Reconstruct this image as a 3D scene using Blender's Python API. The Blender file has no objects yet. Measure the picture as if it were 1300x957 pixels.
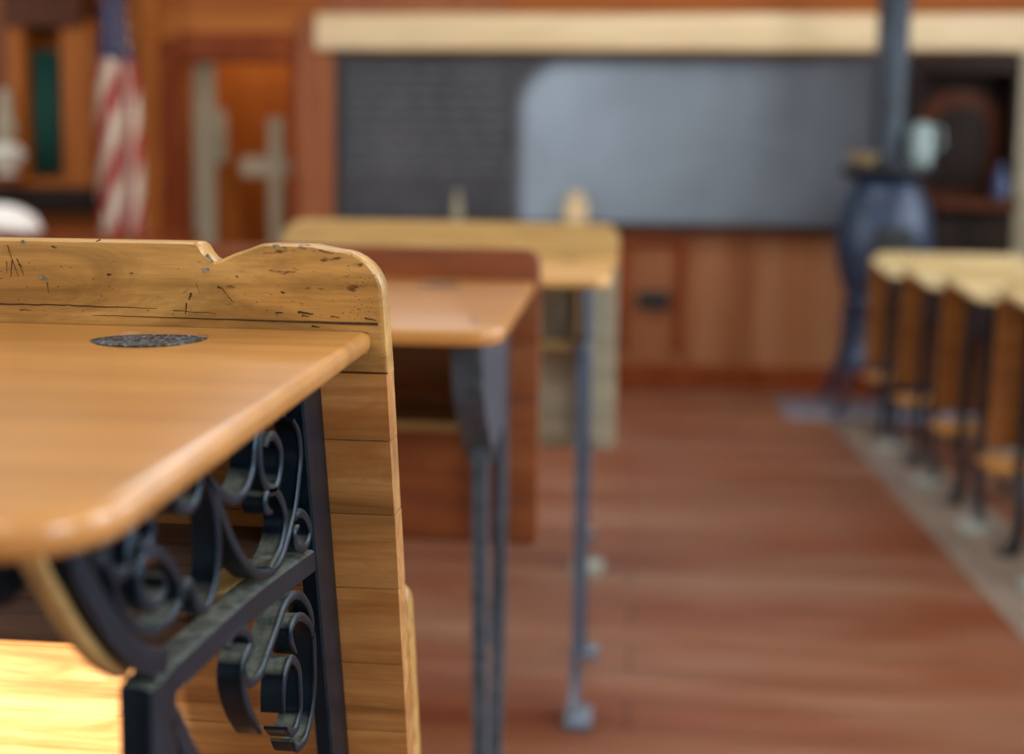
import bpy, bmesh, math, random
from mathutils import Vector, Matrix
random.seed(7)
C = bpy.context.scene.collection
PI = math.pi

# ------------------------------------------------------------------ camera numbers
FPX, CXP, CYP, CAM_H = 1600.0, 650.0, 433.5, 0.86
YAW, PITCH, ROLL = math.atan(160/1600), math.atan(169.5/1600), 0.015
def _basis():
    f = Vector((-math.sin(YAW)*math.cos(PITCH), math.cos(YAW)*math.cos(PITCH), -math.sin(PITCH)))
    r = Vector((math.cos(YAW), math.sin(YAW), 0)); u = r.cross(f)
    c, s = math.cos(ROLL), math.sin(ROLL)
    return c*r + s*u, c*u - s*r, f
RV, UV, FV = _basis()
def ray(px, py): return FV + RV*((px-CXP)/FPX) - UV*((py-CYP)/FPX)
def at_y(px, py, y): d = ray(px, py); return d*(y/d.y) + Vector((0, 0, CAM_H))
def at_x(px, py, x): d = ray(px, py); return d*(x/d.x) + Vector((0, 0, CAM_H))
def at_z(px, py, z): d = ray(px, py); return d*((z-CAM_H)/d.z) + Vector((0, 0, CAM_H))

# ------------------------------------------------------------------ materials
def lin(h):
    h = h.lstrip('#'); o = []
    for i in (0, 2, 4):
        v = int(h[i:i+2], 16)/255; o.append(v/12.92 if v <= .04045 else ((v+.055)/1.055)**2.4)
    return (*o, 1)
def base(name):
    m = bpy.data.materials.new(name); m.use_nodes = True
    nt = m.node_tree; return m, nt, nt.nodes['Principled BSDF']
def N(nt, t, **k):
    n = nt.nodes.new(t)
    for a, v in k.items(): setattr(n, a, v)
    return n
def coords(nt, scale=(1, 1, 1), rot=(0, 0, 0), kind='Object'):
    tc = N(nt, 'ShaderNodeTexCoord'); mp = N(nt, 'ShaderNodeMapping')
    mp.inputs['Scale'].default_value = scale; mp.inputs['Rotation'].default_value = rot
    nt.links.new(tc.outputs[kind], mp.inputs['Vector']); return mp.outputs['Vector']
def noise(nt, vec, scale, detail=4, rough=.6, dist=0):
    n = N(nt, 'ShaderNodeTexNoise'); n.inputs['Scale'].default_value = scale; n.inputs['Detail'].default_value = detail
    n.inputs['Roughness'].default_value = rough; n.inputs['Distortion'].default_value = dist
    nt.links.new(vec, n.inputs['Vector']); return n.outputs['Fac']
def ramp(nt, fac, stops):
    r = N(nt, 'ShaderNodeValToRGB'); e = r.color_ramp.elements
    while len(e) < len(stops): e.new(.5)
    for el, (p, c) in zip(e, stops): el.position = p; el.color = lin(c) if isinstance(c, str) else (c, c, c, 1)
    nt.links.new(fac, r.inputs['Fac']); return r.outputs['Color']
def mix(nt, fac, a, b, mode='MIX'):
    m = N(nt, 'ShaderNodeMix', data_type='RGBA', blend_type=mode)
    if isinstance(fac, (int, float)): m.inputs[0].default_value = fac
    else: nt.links.new(fac, m.inputs[0])
    for i, v in ((6, a), (7, b)):
        if isinstance(v, str): m.inputs[i].default_value = lin(v)
        elif isinstance(v, tuple): m.inputs[i].default_value = v
        else: nt.links.new(v, m.inputs[i])
    return m.outputs[2]
def bump(nt, bs, h, strength=.2, dist=.001):
    b = N(nt, 'ShaderNodeBump'); b.inputs['Strength'].default_value = strength; b.inputs['Distance'].default_value = dist
    nt.links.new(h, b.inputs['Height']); nt.links.new(b.outputs['Normal'], bs.inputs['Normal'])
def wood(name, dark, mid, light, grain='X', freq=60, rough=.4, coat=.2, specks=0.0, speck_col='#2c1a0c', island=.0, patch=None, patch_amt=.5, fine=1.0, spec=.5):
    m, nt, bs = base(name); bs.inputs['Specular IOR Level'].default_value = spec
    k = .07
    sc = {'X': (k, 1, 1), 'Y': (1, k, 1), 'Z': (1, 1, k)}[grain]
    v = coords(nt, sc)
    g = noise(nt, v, freq, 6, .65, 1.2)
    col = ramp(nt, g, [(.3, dark), (.5, mid), (.7, light)])
    f2 = noise(nt, v, freq*6*fine, 3, .7)
    col = mix(nt, .35, col, ramp(nt, f2, [(.35, .55), (.6, 1.0)]), 'MULTIPLY')
    if patch:
        pn = noise(nt, coords(nt, tuple(min(1, s*5) for s in sc)), freq*.8, 5, .65, .8)
        pm = ramp(nt, pn, [(.47, 0.0), (.68, patch_amt)])
        col = mix(nt, pm, col, patch)
    if island:
        ge = N(nt, 'ShaderNodeNewGeometry'); hs = N(nt, 'ShaderNodeHueSaturation')
        mr = N(nt, 'ShaderNodeMapRange'); mr.inputs[3].default_value = 1-island; mr.inputs[4].default_value = 1+island
        nt.links.new(ge.outputs['Random Per Island'], mr.inputs[0]); nt.links.new(mr.outputs[0], hs.inputs['Value'])
        nt.links.new(col, hs.inputs['Color']); col = hs.outputs['Color']
    if specks:
        sv = coords(nt, tuple(.35 if s < 1 else 1 for s in sc))
        s1 = noise(nt, sv, freq*9, 2, .5)
        cl = noise(nt, coords(nt, tuple(min(1, s*4) for s in sc)), freq*.5, 4, .7)
        ml = N(nt, 'ShaderNodeMath', operation='MULTIPLY'); nt.links.new(s1, ml.inputs[0]); nt.links.new(cl, ml.inputs[1])
        sm = ramp(nt, ml.outputs[0], [(.385-.05*specks, 0.0), (.44-.05*specks, 1.0)])
        col = mix(nt, sm, col, speck_col)
    nt.links.new(col, bs.inputs['Base Color'])
    bs.inputs['Roughness'].default_value = rough
    bs.inputs['Coat Weight'].default_value = coat; bs.inputs['Coat Roughness'].default_value = .18
    bump(nt, bs, f2, .12, .0005)
    return m
def paint(name, c1, c2=None, scale=20, rough=.6, metal=0, coat=0, bmp=.1, stops=(.4, .65), spec=.5):
    m, nt, bs = base(name)
    n = noise(nt, coords(nt), scale, 5, .6)
    col = ramp(nt, n, [(stops[0], c1), (stops[1], c2 or c1)])
    nt.links.new(col, bs.inputs['Base Color']); bs.inputs['Roughness'].default_value = rough
    bs.inputs['Metallic'].default_value = metal; bs.inputs['Coat Weight'].default_value = coat
    bs.inputs['Specular IOR Level'].default_value = spec
    bump(nt, bs, n, bmp, .001); return m
def iron_mat(name, c1='#1b2733', c2='#2f3f4c', dust='#8a948c', dust_amt=.5, rough=.42):
    m, nt, bs = base(name)
    n = noise(nt, coords(nt), 90, 6, .65)
    col = ramp(nt, n, [(.35, c1), (.65, c2)])
    ge = N(nt, 'ShaderNodeNewGeometry'); sx = N(nt, 'ShaderNodeSeparateXYZ'); nt.links.new(ge.outputs['Normal'], sx.inputs[0])
    up = ramp(nt, sx.outputs['Z'], [(.55, 0.0), (.98, dust_amt)])
    n2 = noise(nt, coords(nt), 160, 5, .7)
    dm = N(nt, 'ShaderNodeMath', operation='MULTIPLY'); nt.links.new(up, dm.inputs[0]); nt.links.new(ramp(nt, n2, [(.35, .25), (.6, 1.0)]), dm.inputs[1])
    col = mix(nt, dm.outputs[0], col, dust)
    nt.links.new(col, bs.inputs['Base Color'])
    bs.inputs['Roughness'].default_value = rough; bs.inputs['Metallic'].default_value = .0
    bs.inputs['Specular IOR Level'].default_value = .32; bs.inputs['Specular Tint'].default_value = (.45, .72, 1, 1)
    bump(nt, bs, n, .12, .0006); return m

M = {}
M['board1'] = wood('worn_honey_wood', '#96703a', '#bb9050', '#cfa766', 'X', 34, .42, .25, specks=.85, speck_col='#553a1a', patch='#74552a', patch_amt=.8, fine=2.6)
M['slats1'] = wood('amber_slat_wood', '#80582a', '#b4834a', '#caa064', 'X', 42, .45, .2, island=.17, patch='#985a24', patch_amt=.7, fine=1.6)
M['top1'] = wood('varnished_orange_top', '#ac7840', '#bb8549', '#c69155', 'X', 14, .3, .6, fine=.6)
M['endgrain'] = wood('tan_edge_wood', '#8d7346', '#a78b58', '#bba06a', 'Y', 40, .55, .05)
M['darkpanel'] = wood('dark_walnut_panel', '#1d110b', '#342217', '#493526', 'X', 30, .5, .1, island=.25, patch='#5a564c', patch_amt=.3)
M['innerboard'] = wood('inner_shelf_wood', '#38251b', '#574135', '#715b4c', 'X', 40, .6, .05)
M['iron1'] = iron_mat('blue_black_cast_iron', '#060f18', '#0d1b29', '#8b948a', .8, .4)
M['ink'] = paint('tarnished_inkwell_glints', '#05080c', '#8ea6bd', 480, .5, 0, bmp=1.0, stops=(.5, .66))  # pale blue specks paint the sparkle of the rough metal
M['gouge'] = paint('scratch_dirt', '#3a2611', '#553a1b', 300, .8)
M['greypaint'] = paint('blue_grey_paint_chip', '#66695a', '#8f9488', 400, .6)
M['board2'] = wood('red_brown_board', '#562306', '#74360f', '#86471b', 'X', 26, .45, .2)
M['top2'] = wood('orange_desktop_wood', '#a06c34', '#b27c40', '#be8a4c', 'X', 14, .34, .25)
M['slats2'] = wood('red_brown_board_lit', '#672d10', '#854620', '#98582f', 'X', 26, .4, .3)  # paler than board2, the sheen on the lower board put into its colour
M['board3'] = wood('pale_straw_board', '#a98a52', '#b99a62', '#c6a872', 'X', 26, .45, .15)
M['side3'] = wood('bleached_grey_slat', '#99937c', '#aaa48d', '#b9b49d', 'X', 30, .6, .05)
M['top3'] = wood('pale_orange_top', '#c08c4a', '#cf9f5b', '#dab071', 'X', 14, .35, .25)
M['iron2'] = iron_mat('grey_blue_cast_iron', '#343f4c', '#56626f', '#b5bec0', .5, .3)  # grey lightened in the colour for light caught by the leg fronts
M['iron3'] = iron_mat('pale_blue_lit_iron', '#364152', '#5b6d86', '#b0bac2', .5, .3)  # window highlights on the legs are painted into this blue
M['runner'] = wood('worn_grey_runner_sheen', '#6b5c50', '#85766a', '#9a8d82', 'Y', 20, .4, .1)  # pale grey also carries the reflection lying on the floor here
M['rtop'] = wood('pale_right_row_top', '#b8a070', '#c8b284', '#d6c49c', 'X', 14, .28, .35)  # cream tone stands in for window light reflected by the tops
M['rboard'] = wood('brown_right_row_board', '#6a3d14', '#8b541d', '#a4692c', 'X', 26, .45, .2)
M['riron'] = iron_mat('black_right_row_iron', '#12151b', '#232a33', '#7b8586', .4)
M['footpaint'] = paint('worn_pale_feet', '#8b948e', '#b3bab2', 60, .5)

def floor_mat():
    m, nt, bs = base('polished_floor_planks')
    v = coords(nt)
    b = N(nt, 'ShaderNodeTexBrick'); nt.links.new(v, b.inputs['Vector'])
    b.inputs['Scale'].default_value = 1; b.inputs['Brick Width'].default_value = 2.3; b.inputs['Row Height'].default_value = .135
    b.inputs['Mortar Size'].default_value = .0025; b.offset = .37; b.inputs['Bias'].default_value = 0
    b.inputs['Color1'].default_value = (0, 0, 0, 1); b.inputs['Color2'].default_value = (1, 1, 1, 1); b.inputs['Mortar'].default_value = (.2, .2, .2, 1)
    pl = ramp(nt, b.outputs['Color'], [(0, '#6b2a0c'), (.3, '#84563c'), (.55, '#6f3313'), (.8, '#8c6450'), (1, '#74300c')])
    g = noise(nt, coords(nt, (.08, 1, 1)), 22, 5, .6, .8)
    col = mix(nt, .5, pl, ramp(nt, g, [(.3, '#5a250e'), (.55, '#7f4a2e'), (.75, '#92705c')]))
    broad = noise(nt, coords(nt, (.35, .9, 1)), 3.0, 4, .6)  # broad patches that turn the planks a paler pinkish grey
    col = mix(nt, ramp(nt, broad, [(.45, 0.0), (.7, .45)]), col, '#9a7a63')
    col = mix(nt, b.outputs['Fac'], col, '#2a1408')
    nt.links.new(col, bs.inputs['Base Color'])
    r = ramp(nt, g, [(.3, .28), (.7, .46)]); nt.links.new(r, bs.inputs['Roughness'])
    bs.inputs['Coat Weight'].default_value = .3; bs.inputs['Coat Roughness'].default_value = .3
    bump(nt, bs, b.outputs['Fac'], -.3, .002); return m
M['floor'] = floor_mat()
def plankwall(name, cols, axis, width, rough=.55):
    m, nt, bs = base(name)
    rot = (PI/2, 0, 0) if axis == 'H' else (PI/2, 0, PI/2)
    tc = N(nt, 'ShaderNodeTexCoord'); sp = N(nt, 'ShaderNodeSeparateXYZ'); cb = N(nt, 'ShaderNodeCombineXYZ')
    nt.links.new(tc.outputs['Object'], sp.inputs[0])
    # along the board, across the board
    if axis == 'H': al = sp.outputs['X']; ac = sp.outputs['Z']
    else: al = sp.outputs['Z']; ac = sp.outputs['X']
    nt.links.new(al, cb.inputs[0]); nt.links.new(ac, cb.inputs[1])
    b = N(nt, 'ShaderNodeTexBrick'); nt.links.new(cb.outputs[0], b.inputs['Vector'])
    b.inputs['Scale'].default_value = 1; b.inputs['Brick Width'].default_value = 3.1; b.inputs['Row Height'].default_value = width
    b.inputs['Mortar Size'].default_value = .002; b.inputs['Color1'].default_value = (0, 0, 0, 1); b.inputs['Color2'].default_value = (1, 1, 1, 1)
    b.inputs['Mortar'].default_value = (0, 0, 0, 1)
    pl = ramp(nt, b.outputs['Color'], [(0, cols[0]), (.5, cols[1]), (1, cols[2])])
    mp = N(nt, 'ShaderNodeMapping'); mp.inputs['Scale'].default_value = (.08, 1, 1); nt.links.new(cb.outputs[0], mp.inputs['Vector'])
    g = noise(nt, mp.outputs[0], 25, 5, .6, .8)
    col = mix(nt, .5, pl, ramp(nt, g, [(.3, cols[0]), (.55, cols[1]), (.75, cols[2])]))
    nt.links.new(col, bs.inputs['Base Color']); bs.inputs['Roughness'].default_value = rough; bs.inputs['Specular IOR Level'].default_value = .2
    bump(nt, bs, b.outputs['Fac'], -.3, .003); return m
M['wall'] = plankwall('orange_plank_wall', ('#824316', '#9d5820', '#ae6a2c'), 'H', .12)
M['wainscot'] = plankwall('pinkish_brown_wainscot', ('#7a4326', '#8f5c3a', '#a07150'), 'V', .14)
M['plaster'] = paint('cream_plaster', '#cfc5b0', '#d8cfbc', 6, .8)
M['rail'] = wood('cream_painted_rail', '#cdb083', '#d8bd92', '#e2cba6', 'X', 10, .45, .1)
M['redwood'] = wood('red_brown_trim', '#5d2206', '#7a340e', '#8d461a', 'Z', 26, .6, 0, spec=.2)
M['pinkpost'] = wood('faded_red_brown_post', '#7d4426', '#8f5434', '#9a603f', 'Z', 26, .6, 0, spec=.2)
M['orangewood'] = wood('orange_trim', '#8a4812', '#9c561a', '#aa6424', 'Z', 26, .6, 0, spec=.2)
M['darkwood'] = wood('dark_cabinet', '#0e0402', '#1a0803', '#260e05', 'Z', 26, .6, 0, spec=.2)
M['brownwood'] = wood('cabinet_brown', '#321405', '#4a2109', '#5c2d0e', 'Z', 26, .6, 0, spec=.2)
M['crosswood'] = wood('weathered_grey_brown', '#8c7e66', '#9c8e75', '#aa9c83', 'Z', 26, .6, 0)
M['palegrey'] = paint('pale_grey_paint', '#948a74', '#a39a84', 12, .6)
M['teal'] = paint('teal_green_cloth', '#0f4a44', '#17584f', 30, .8)
M['white'] = paint('white_cloth', '#f2ece6', '#fbf7f2', 20, .8)
M['offwhite'] = paint('off_white', '#c9c4b8', '#d8d3c6', 20, .6)
M['stove'] = paint('blue_black_stove_iron', '#18263a', '#263a58', 14, .38, .15)
M['stovedark'] = paint('stove_black', '#0e1216', '#1a2026', 14, .5, .2)
M['pipe'] = paint('blue_grey_stove_pipe', '#1f2832', '#2c3947', 10, .42, .3)
M['brass'] = paint('dull_brass', '#8a7350', '#a58d66', 30, .4, .3)
M['enamel'] = paint('pale_enamel', '#6f8386', '#869896', 30, .3)
M['plate'] = paint('zinc_stove_board', '#7d8494', '#99a1b4', 10, .35, .4)
M['black'] = paint('black_bakelite', '#0d0e10', '#17181b', 20, .5)
M['blueglass'] = paint('blue_glaze', '#26365e', '#34487a', 20, .25)
M['flagred'] = paint('flag_red', '#9c1f22', '#b02a2a', 30, .8)
M['flagwhite'] = paint('flag_white', '#cfc0ac', '#dccfbc', 30, .8)
M['flagblue'] = paint('flag_blue', '#1b2150', '#262c62', 30, .8)
M['chalk'] = paint('chalk', '#8c9198', '#a3a8ae', 300, .95)
def slate():
    m, nt, bs = base('slate_blackboard')
    v = coords(nt)
    n = noise(nt, v, 2.2, 5, .6); n2 = noise(nt, coords(nt, (1, 1, .3)), 14, 5, .7)
    clean = ramp(nt, n2, [(.35, '#202127'), (.65, '#2c2d34')])
    # a pale blue-grey cloud covers the board right of a rounded edge and thins out further right
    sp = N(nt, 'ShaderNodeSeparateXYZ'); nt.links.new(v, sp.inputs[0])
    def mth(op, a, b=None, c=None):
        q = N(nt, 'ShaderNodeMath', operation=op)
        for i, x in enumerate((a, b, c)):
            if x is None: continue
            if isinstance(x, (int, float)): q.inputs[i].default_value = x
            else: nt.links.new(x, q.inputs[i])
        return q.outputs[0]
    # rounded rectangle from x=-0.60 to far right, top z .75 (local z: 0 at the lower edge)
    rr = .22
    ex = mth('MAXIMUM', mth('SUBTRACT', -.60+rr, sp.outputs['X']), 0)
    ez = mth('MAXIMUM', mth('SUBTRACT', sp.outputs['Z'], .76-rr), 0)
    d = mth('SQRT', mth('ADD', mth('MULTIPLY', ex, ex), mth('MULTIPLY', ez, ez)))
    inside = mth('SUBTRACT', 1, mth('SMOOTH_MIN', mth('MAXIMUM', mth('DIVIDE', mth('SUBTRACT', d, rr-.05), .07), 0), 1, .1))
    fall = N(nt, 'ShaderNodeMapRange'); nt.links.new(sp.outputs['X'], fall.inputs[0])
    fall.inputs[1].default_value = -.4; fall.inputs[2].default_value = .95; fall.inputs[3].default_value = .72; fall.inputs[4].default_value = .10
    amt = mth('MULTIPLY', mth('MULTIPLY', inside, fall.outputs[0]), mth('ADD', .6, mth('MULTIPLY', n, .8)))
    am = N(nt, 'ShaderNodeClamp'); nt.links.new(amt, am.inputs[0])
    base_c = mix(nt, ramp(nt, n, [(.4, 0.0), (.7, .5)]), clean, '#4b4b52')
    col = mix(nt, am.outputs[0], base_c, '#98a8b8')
    nt.links.new(col, bs.inputs['Base Color']); bs.inputs['Roughness'].default_value = .55
    return m
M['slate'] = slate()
def glassm():
    m, nt, bs = base('window_glass')
    tr = N(nt, 'ShaderNodeBsdfTransparent'); gl = N(nt, 'ShaderNodeBsdfGlossy'); gl.inputs['Roughness'].default_value = .02
    mx = N(nt, 'ShaderNodeMixShader'); mx.inputs[0].default_value = .06
    nt.links.new(tr.outputs[0], mx.inputs[1]); nt.links.new(gl.outputs[0], mx.inputs[2])
    nt.links.new(mx.outputs[0], nt.nodes['Material Output'].inputs['Surface']); return m
M['glass'] = glassm()

# ------------------------------------------------------------------ mesh helpers
def obj(name, bm, mat, parent=None, smooth=35, bevel=0):
    if bevel: bmesh.ops.bevel(bm, geom=list(bm.edges), offset=bevel, segments=2, affect='EDGES', profile=.7, clamp_overlap=True)
    bmesh.ops.recalc_face_normals(bm, faces=bm.faces)
    me = bpy.data.meshes.new(name); bm.to_mesh(me); bm.free()
    for mm in (mat if isinstance(mat, (list, tuple)) else [mat]): me.materials.append(M[mm])
    if smooth:
        me.polygons.foreach_set('use_smooth', [True]*len(me.polygons)); me.set_sharp_from_angle(angle=math.radians(smooth))
    o = bpy.data.objects.new(name, me); C.objects.link(o)
    if parent: o.parent = parent
    return o
def tag(o, label=None, cat=None, group=None, kind=None):
    if label: o['label'] = label
    if cat: o['category'] = cat
    if group: o['group'] = group
    if kind: o['kind'] = kind
    return o
def thing(name, label, cat, loc=(0, 0, 0), rz=0, group=None):
    o = bpy.data.objects.new(name, None); C.objects.link(o); o.location = loc; o.rotation_euler = (0, 0, rz)
    return tag(o, label, cat, group)
def box(bm, a, b, mtx=None):
    vs = [bm.verts.new((x, y, z)) for x in (a[0], b[0]) for y in (a[1], b[1]) for z in (a[2], b[2])]
    for f in ((0, 1, 3, 2), (4, 6, 7, 5), (0, 4, 5, 1), (2, 3, 7, 6), (0, 2, 6, 4), (1, 5, 7, 3)): bm.faces.new([vs[i] for i in f])
    if mtx: bmesh.ops.transform(bm, matrix=mtx, verts=vs)
    return vs
def boxes(*L):
    bm = bmesh.new()
    for a, b in L: box(bm, a, b)
    return bm
def catmull(P, n=6, closed=False):
    out = []
    Q = [P[0]] + list(P) + [P[-1]]
    for i in range(1, len(Q)-2):
        p0, p1, p2, p3 = (Vector(q) for q in Q[i-1:i+3])
        for k in range(n):
            t = k/n
            out.append(.5*((2*p1)+(p2-p0)*t+(2*p0-5*p1+4*p2-p3)*t*t+(3*p1-p0-3*p2+p3)*t**3))
    out.append(Vector(P[-1])); return out
def ribbon(bm, path, xo, w, th, rim=None, rim_w=.0028, s=1, n=6, taper=0, smoothp=True):
    """flat band standing in a frame plane: path is (y, z); the outer edge lies at x = xo, the band goes w towards -s"""
    P = catmull([(p[0], p[1]) for p in path], n) if smoothp else [Vector(p) for p in path]
    a = th/2; r = (rim or th)/2
    if rim: prof = [(0, -r*.55), (0, r*.55), (-.0007, r), (-rim_w*.8, r), (-rim_w, a), (-w*.97, a), (-w, a*.5), (-w, -a*.5), (-w*.97, -a), (-rim_w, -a), (-rim_w*.8, -r), (-.0007, -r)]
    else:
        e = min(.001, a*.5); prof = [(0, -a+e), (0, a-e), (-e, a), (-w+e, a), (-w, a-e), (-w, -a+e), (-w+e, -a), (-e, -a)]
    rings = []
    L = len(P)
    for i, p in enumerate(P):
        t = (P[min(i+1, L-1)]-P[max(i-1, 0)]); t.normalize(); nrm = Vector((-t.y, t.x))
        f = 1
        if taper:
            e2 = min(i, L-1-i)/max(1, L*taper); f = min(1, .45+.55*e2)
        rings.append([bm.verts.new((xo+s*x, p.x+nrm.x*y*f, p.y+nrm.y*y*f)) for x, y in prof])
    k = len(prof)
    for i in range(L-1):
        for j in range(k): bm.faces.new((rings[i][j], rings[i][(j+1) % k], rings[i+1][(j+1) % k], rings[i+1][j]))
    bm.faces.new(rings[0]); bm.faces.new(rings[-1][::-1])
def offset_poly(P, d):
    n = len(P); out = []
    A = sum(P[i][0]*P[(i+1) % n][1]-P[(i+1) % n][0]*P[i][1] for i in range(n)); sg = 1 if A > 0 else -1
    for i in range(n):
        a, b, c = Vector(P[i-1]), Vector(P[i]), Vector(P[(i+1) % n])
        e1 = (b-a).normalized(); e2 = (c-b).normalized()
        n1 = Vector((-e1.y, e1.x))*sg; n2 = Vector((-e2.y, e2.x))*sg
        m = n1+n2; m = m.normalized() if m.length > 1e-6 else n1
        k = d/max(.5, m.dot(n1)); out.append((b.x+m.x*k, b.y+m.y*k))
    return out
def slab(bm, P, t, fn, edge=.003, hole=None, seg=3):
    """plate from outline P, thickness t (0 .. -t), rounded rim; fn maps (u, v, w) to 3-D"""
    rings = []
    prof = []
    for k in range(seg+1):
        an = PI/2*(1-k/seg); prof.append((edge*(1-math.cos(an)), -edge*(1-math.sin(an))))
    # top arc: an 90deg -> offset edge, depth 0
    prof = [(edge*(1-math.cos(PI/2*(1-k/seg))), -edge*(1-math.sin(PI/2*(1-k/seg)))) for k in range(seg+1)]
    prof += [(p[0], -t-p[1]) for p in prof[::-1]]
    for off, w in prof:
        rings.append([bm.verts.new(fn(u, v, w)) for u, v in (offset_poly(P, off) if off else P)])
    n = len(P)
    for i in range(len(rings)-1):
        for j in range(n): bm.faces.new((rings[i][j], rings[i][(j+1) % n], rings[i+1][(j+1) % n], rings[i+1][j]))
    caps = [rings[0], rings[-1]]
    hr = []
    if hole:
        for w in (0, -t): hr.append([bm.verts.new(fn(u, v, w)) for u, v in hole])
        m = len(hole)
        for j in range(m): bm.faces.new((hr[0][j], hr[0][(j+1) % m], hr[1][(j+1) % m], hr[1][j]))
    for q, ringv in enumerate(caps):
        ed = set()
        for j in range(n): ed.add(bm.edges.get((ringv[j], ringv[(j+1) % n])))
        if hole:
            m = len(hole)
            for j in range(m): ed.add(bm.edges.get((hr[q][j], hr[q][(j+1) % m])))
            bmesh.ops.triangle_fill(bm, use_beauty=True, edges=list(ed))
        else: bm.faces.new(ringv if q else ringv[::-1])
def rrect(x0, y0, x1, y1, rs, n=6):
    """rounded rectangle, radii for corners (x0y0, x1y0, x1y1, x0y1)"""
    out = []
    for (cx, cy, a0), r in zip(((x0, y0, PI), (x1, y0, 1.5*PI), (x1, y1, 0), (x0, y1, .5*PI)), rs):
        r = max(r, .0005)
        ox = cx+(r if cx == x0 else -r); oy = cy+(r if cy == y0 else -r)
        for k in range(n+1):
            a = a0+PI/2*k/n; out.append((ox+r*math.cos(a), oy+r*math.sin(a)))
    return out
def lathe(bm, prof, c=(0, 0, 0), n=32, ax='Z'):
    rings = []
    for r, z in prof:
        ring = []
        for k in range(n):
            a = 2*PI*k/n; x, y = r*math.cos(a), r*math.sin(a)
            p = (x, y, z) if ax == 'Z' else ((z, x, y) if ax == 'X' else (x, z, y))
            ring.append(bm.verts.new((c[0]+p[0], c[1]+p[1], c[2]+p[2])))
        rings.append(ring)
    for i in range(len(rings)-1):
        for j in range(n): bm.faces.new((rings[i][j], rings[i][(j+1) % n], rings[i+1][(j+1) % n], rings[i+1][j]))
    bm.faces.new(rings[0][::-1]); bm.faces.new(rings[-1])
def tube(bm, P, r, n=10):
    P = [Vector(p) for p in P]; rings = []
    for i, p in enumerate(P):
        t = (P[min(i+1, len(P)-1)]-P[max(i-1, 0)]).normalized()
        a = Vector((0, 0, 1)) if abs(t.z) < .9 else Vector((0, 1, 0)); u = t.cross(a).normalized(); v = t.cross(u)
        rr = r[i] if isinstance(r, (list, tuple)) else r
        rings.append([bm.verts.new(p+u*rr*math.cos(2*PI*k/n)+v*rr*math.sin(2*PI*k/n)) for k in range(n)])
    for i in range(len(rings)-1):
        for j in range(n): bm.faces.new((rings[i][j], rings[i][(j+1) % n], rings[i+1][(j+1) % n], rings[i+1][j]))
    bm.faces.new(rings[0][::-1]); bm.faces.new(rings[-1])
def copy_tree(o, parent=None):
    c = o.copy(); C.objects.link(c); c.parent = parent
    for ch in list(o.children): copy_tree(ch, c)
    return c

# ------------------------------------------------------------------ the iron end frame, traced once
Y0, ZB, XF = .52, .8069, -.1362           # front desk: board plane, back height of its top, plane of its iron end
def tr(L, x=XF): return [(p.y-Y0, p.z) for p in (at_x(a, b, x) for a, b in L)]
SCROLLS = [
 # large U with its straight left strand
 [(372,532),(379,545),(382,560),(383,580),(381,605),(378,632),(374,657),(367,684),(358,712),(346,726),(332,729),(318,719),(305,701),(295,681),(285,655),(277,634),(267,614),(251,589)],
 # small U beneath the desktop
 [(248,585),(256,594),(270,613),(284,627),(297,635),(308,630),(317,616),(323,594),(325,568),(329,541),(331,515)],
 # inner curl rising from the large U
 [(344,722),(354,706),(361,685),(364,660),(361,641),(355,627),(348,621),(341,626),(338,638),(341,648),(346,650)],
 # hanging loop
 [(337,505),(334,535),(332,562),(332,590),(337,612),(346,624),(354,614),(358,591),(357,568),(350,554),(343,556),(338,568)],
 # small curl beside the upright
 [(370,672),(375,658),(383,651),(391,658),(395,675),(391,692),(384,697),(377,690),(376,676),(380,668)],
 # long band falling to the bar
 [(251,588),(264,606),(274,638),(279,684),(278,722),(273,752),(265,772),(257,774),(250,760),(246,744),(242,740),(237,748),(238,760)],
 # curl to the left of the junction
 [(253,588),(256,604),(255,622),(249,640),(238,648),(228,641),(225,628),(231,618)],
 # large spiral over the near end of the bar
 [(143,722),(147,750),(158,775),(172,793),(188,802),(204,798),(219,786),(230,763),(228,736),(217,714),(202,702),(187,706),(178,728),(181,752),(193,770),(205,761),(211,744),(206,730)],
 # leaf strands above the spiral
 [(182,615),(178,640),(171,672),(165,700),(166,718),(172,728)],
 [(180,640),(190,655),(195,672),(192,690),(185,697),(177,690),(176,675)],
 [(160,650),(148,670),(139,690),(138,712),(148,730),(160,728),(164,716)],
 [(126,672),(132,690),(134,706),(128,712),(120,704)],
]
LOWER = [
 [(400,812),(399,786),(394,768),(386,757),(376,756),(366,768),(359,785),(352,807),(344,829),(336,852),(328,864),(319,867),(313,856),(312,844),(317,836)],
 [(378,829),(373,815),(372,800),(378,787),(386,783),(395,790),(400,803),(402,830),(402,870),(398,910),(390,940),(380,950),(374,940)],
 [(362,905),(363,875),(366,852),(374,837),(382,848),(384,872),(384,905),(376,930),(366,925)],
 [(292,822),(299,806),(309,799),(318,804),(322,815),(319,826),(313,840),(311,858),(314,880),(322,905),(334,930)],
]
JARM = [(97,672),(99,692),(106,722),(122,754),(148,798),(172,827),(192,838),(214,838)]
LINER = [(72,660),(76,690),(84,722),(103,757),(130,803),(158,838),(185,855)]
ZBAR = .7165
def frame_maps(zb, sy, sz):
    zbar = zb-(ZB-ZBAR)*sz
    def mp(p):
        y, z = p
        return (y*sy, zb-(ZB-z)*sz if z >= ZBAR else z/ZBAR*zbar)
    return mp, zbar
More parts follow.
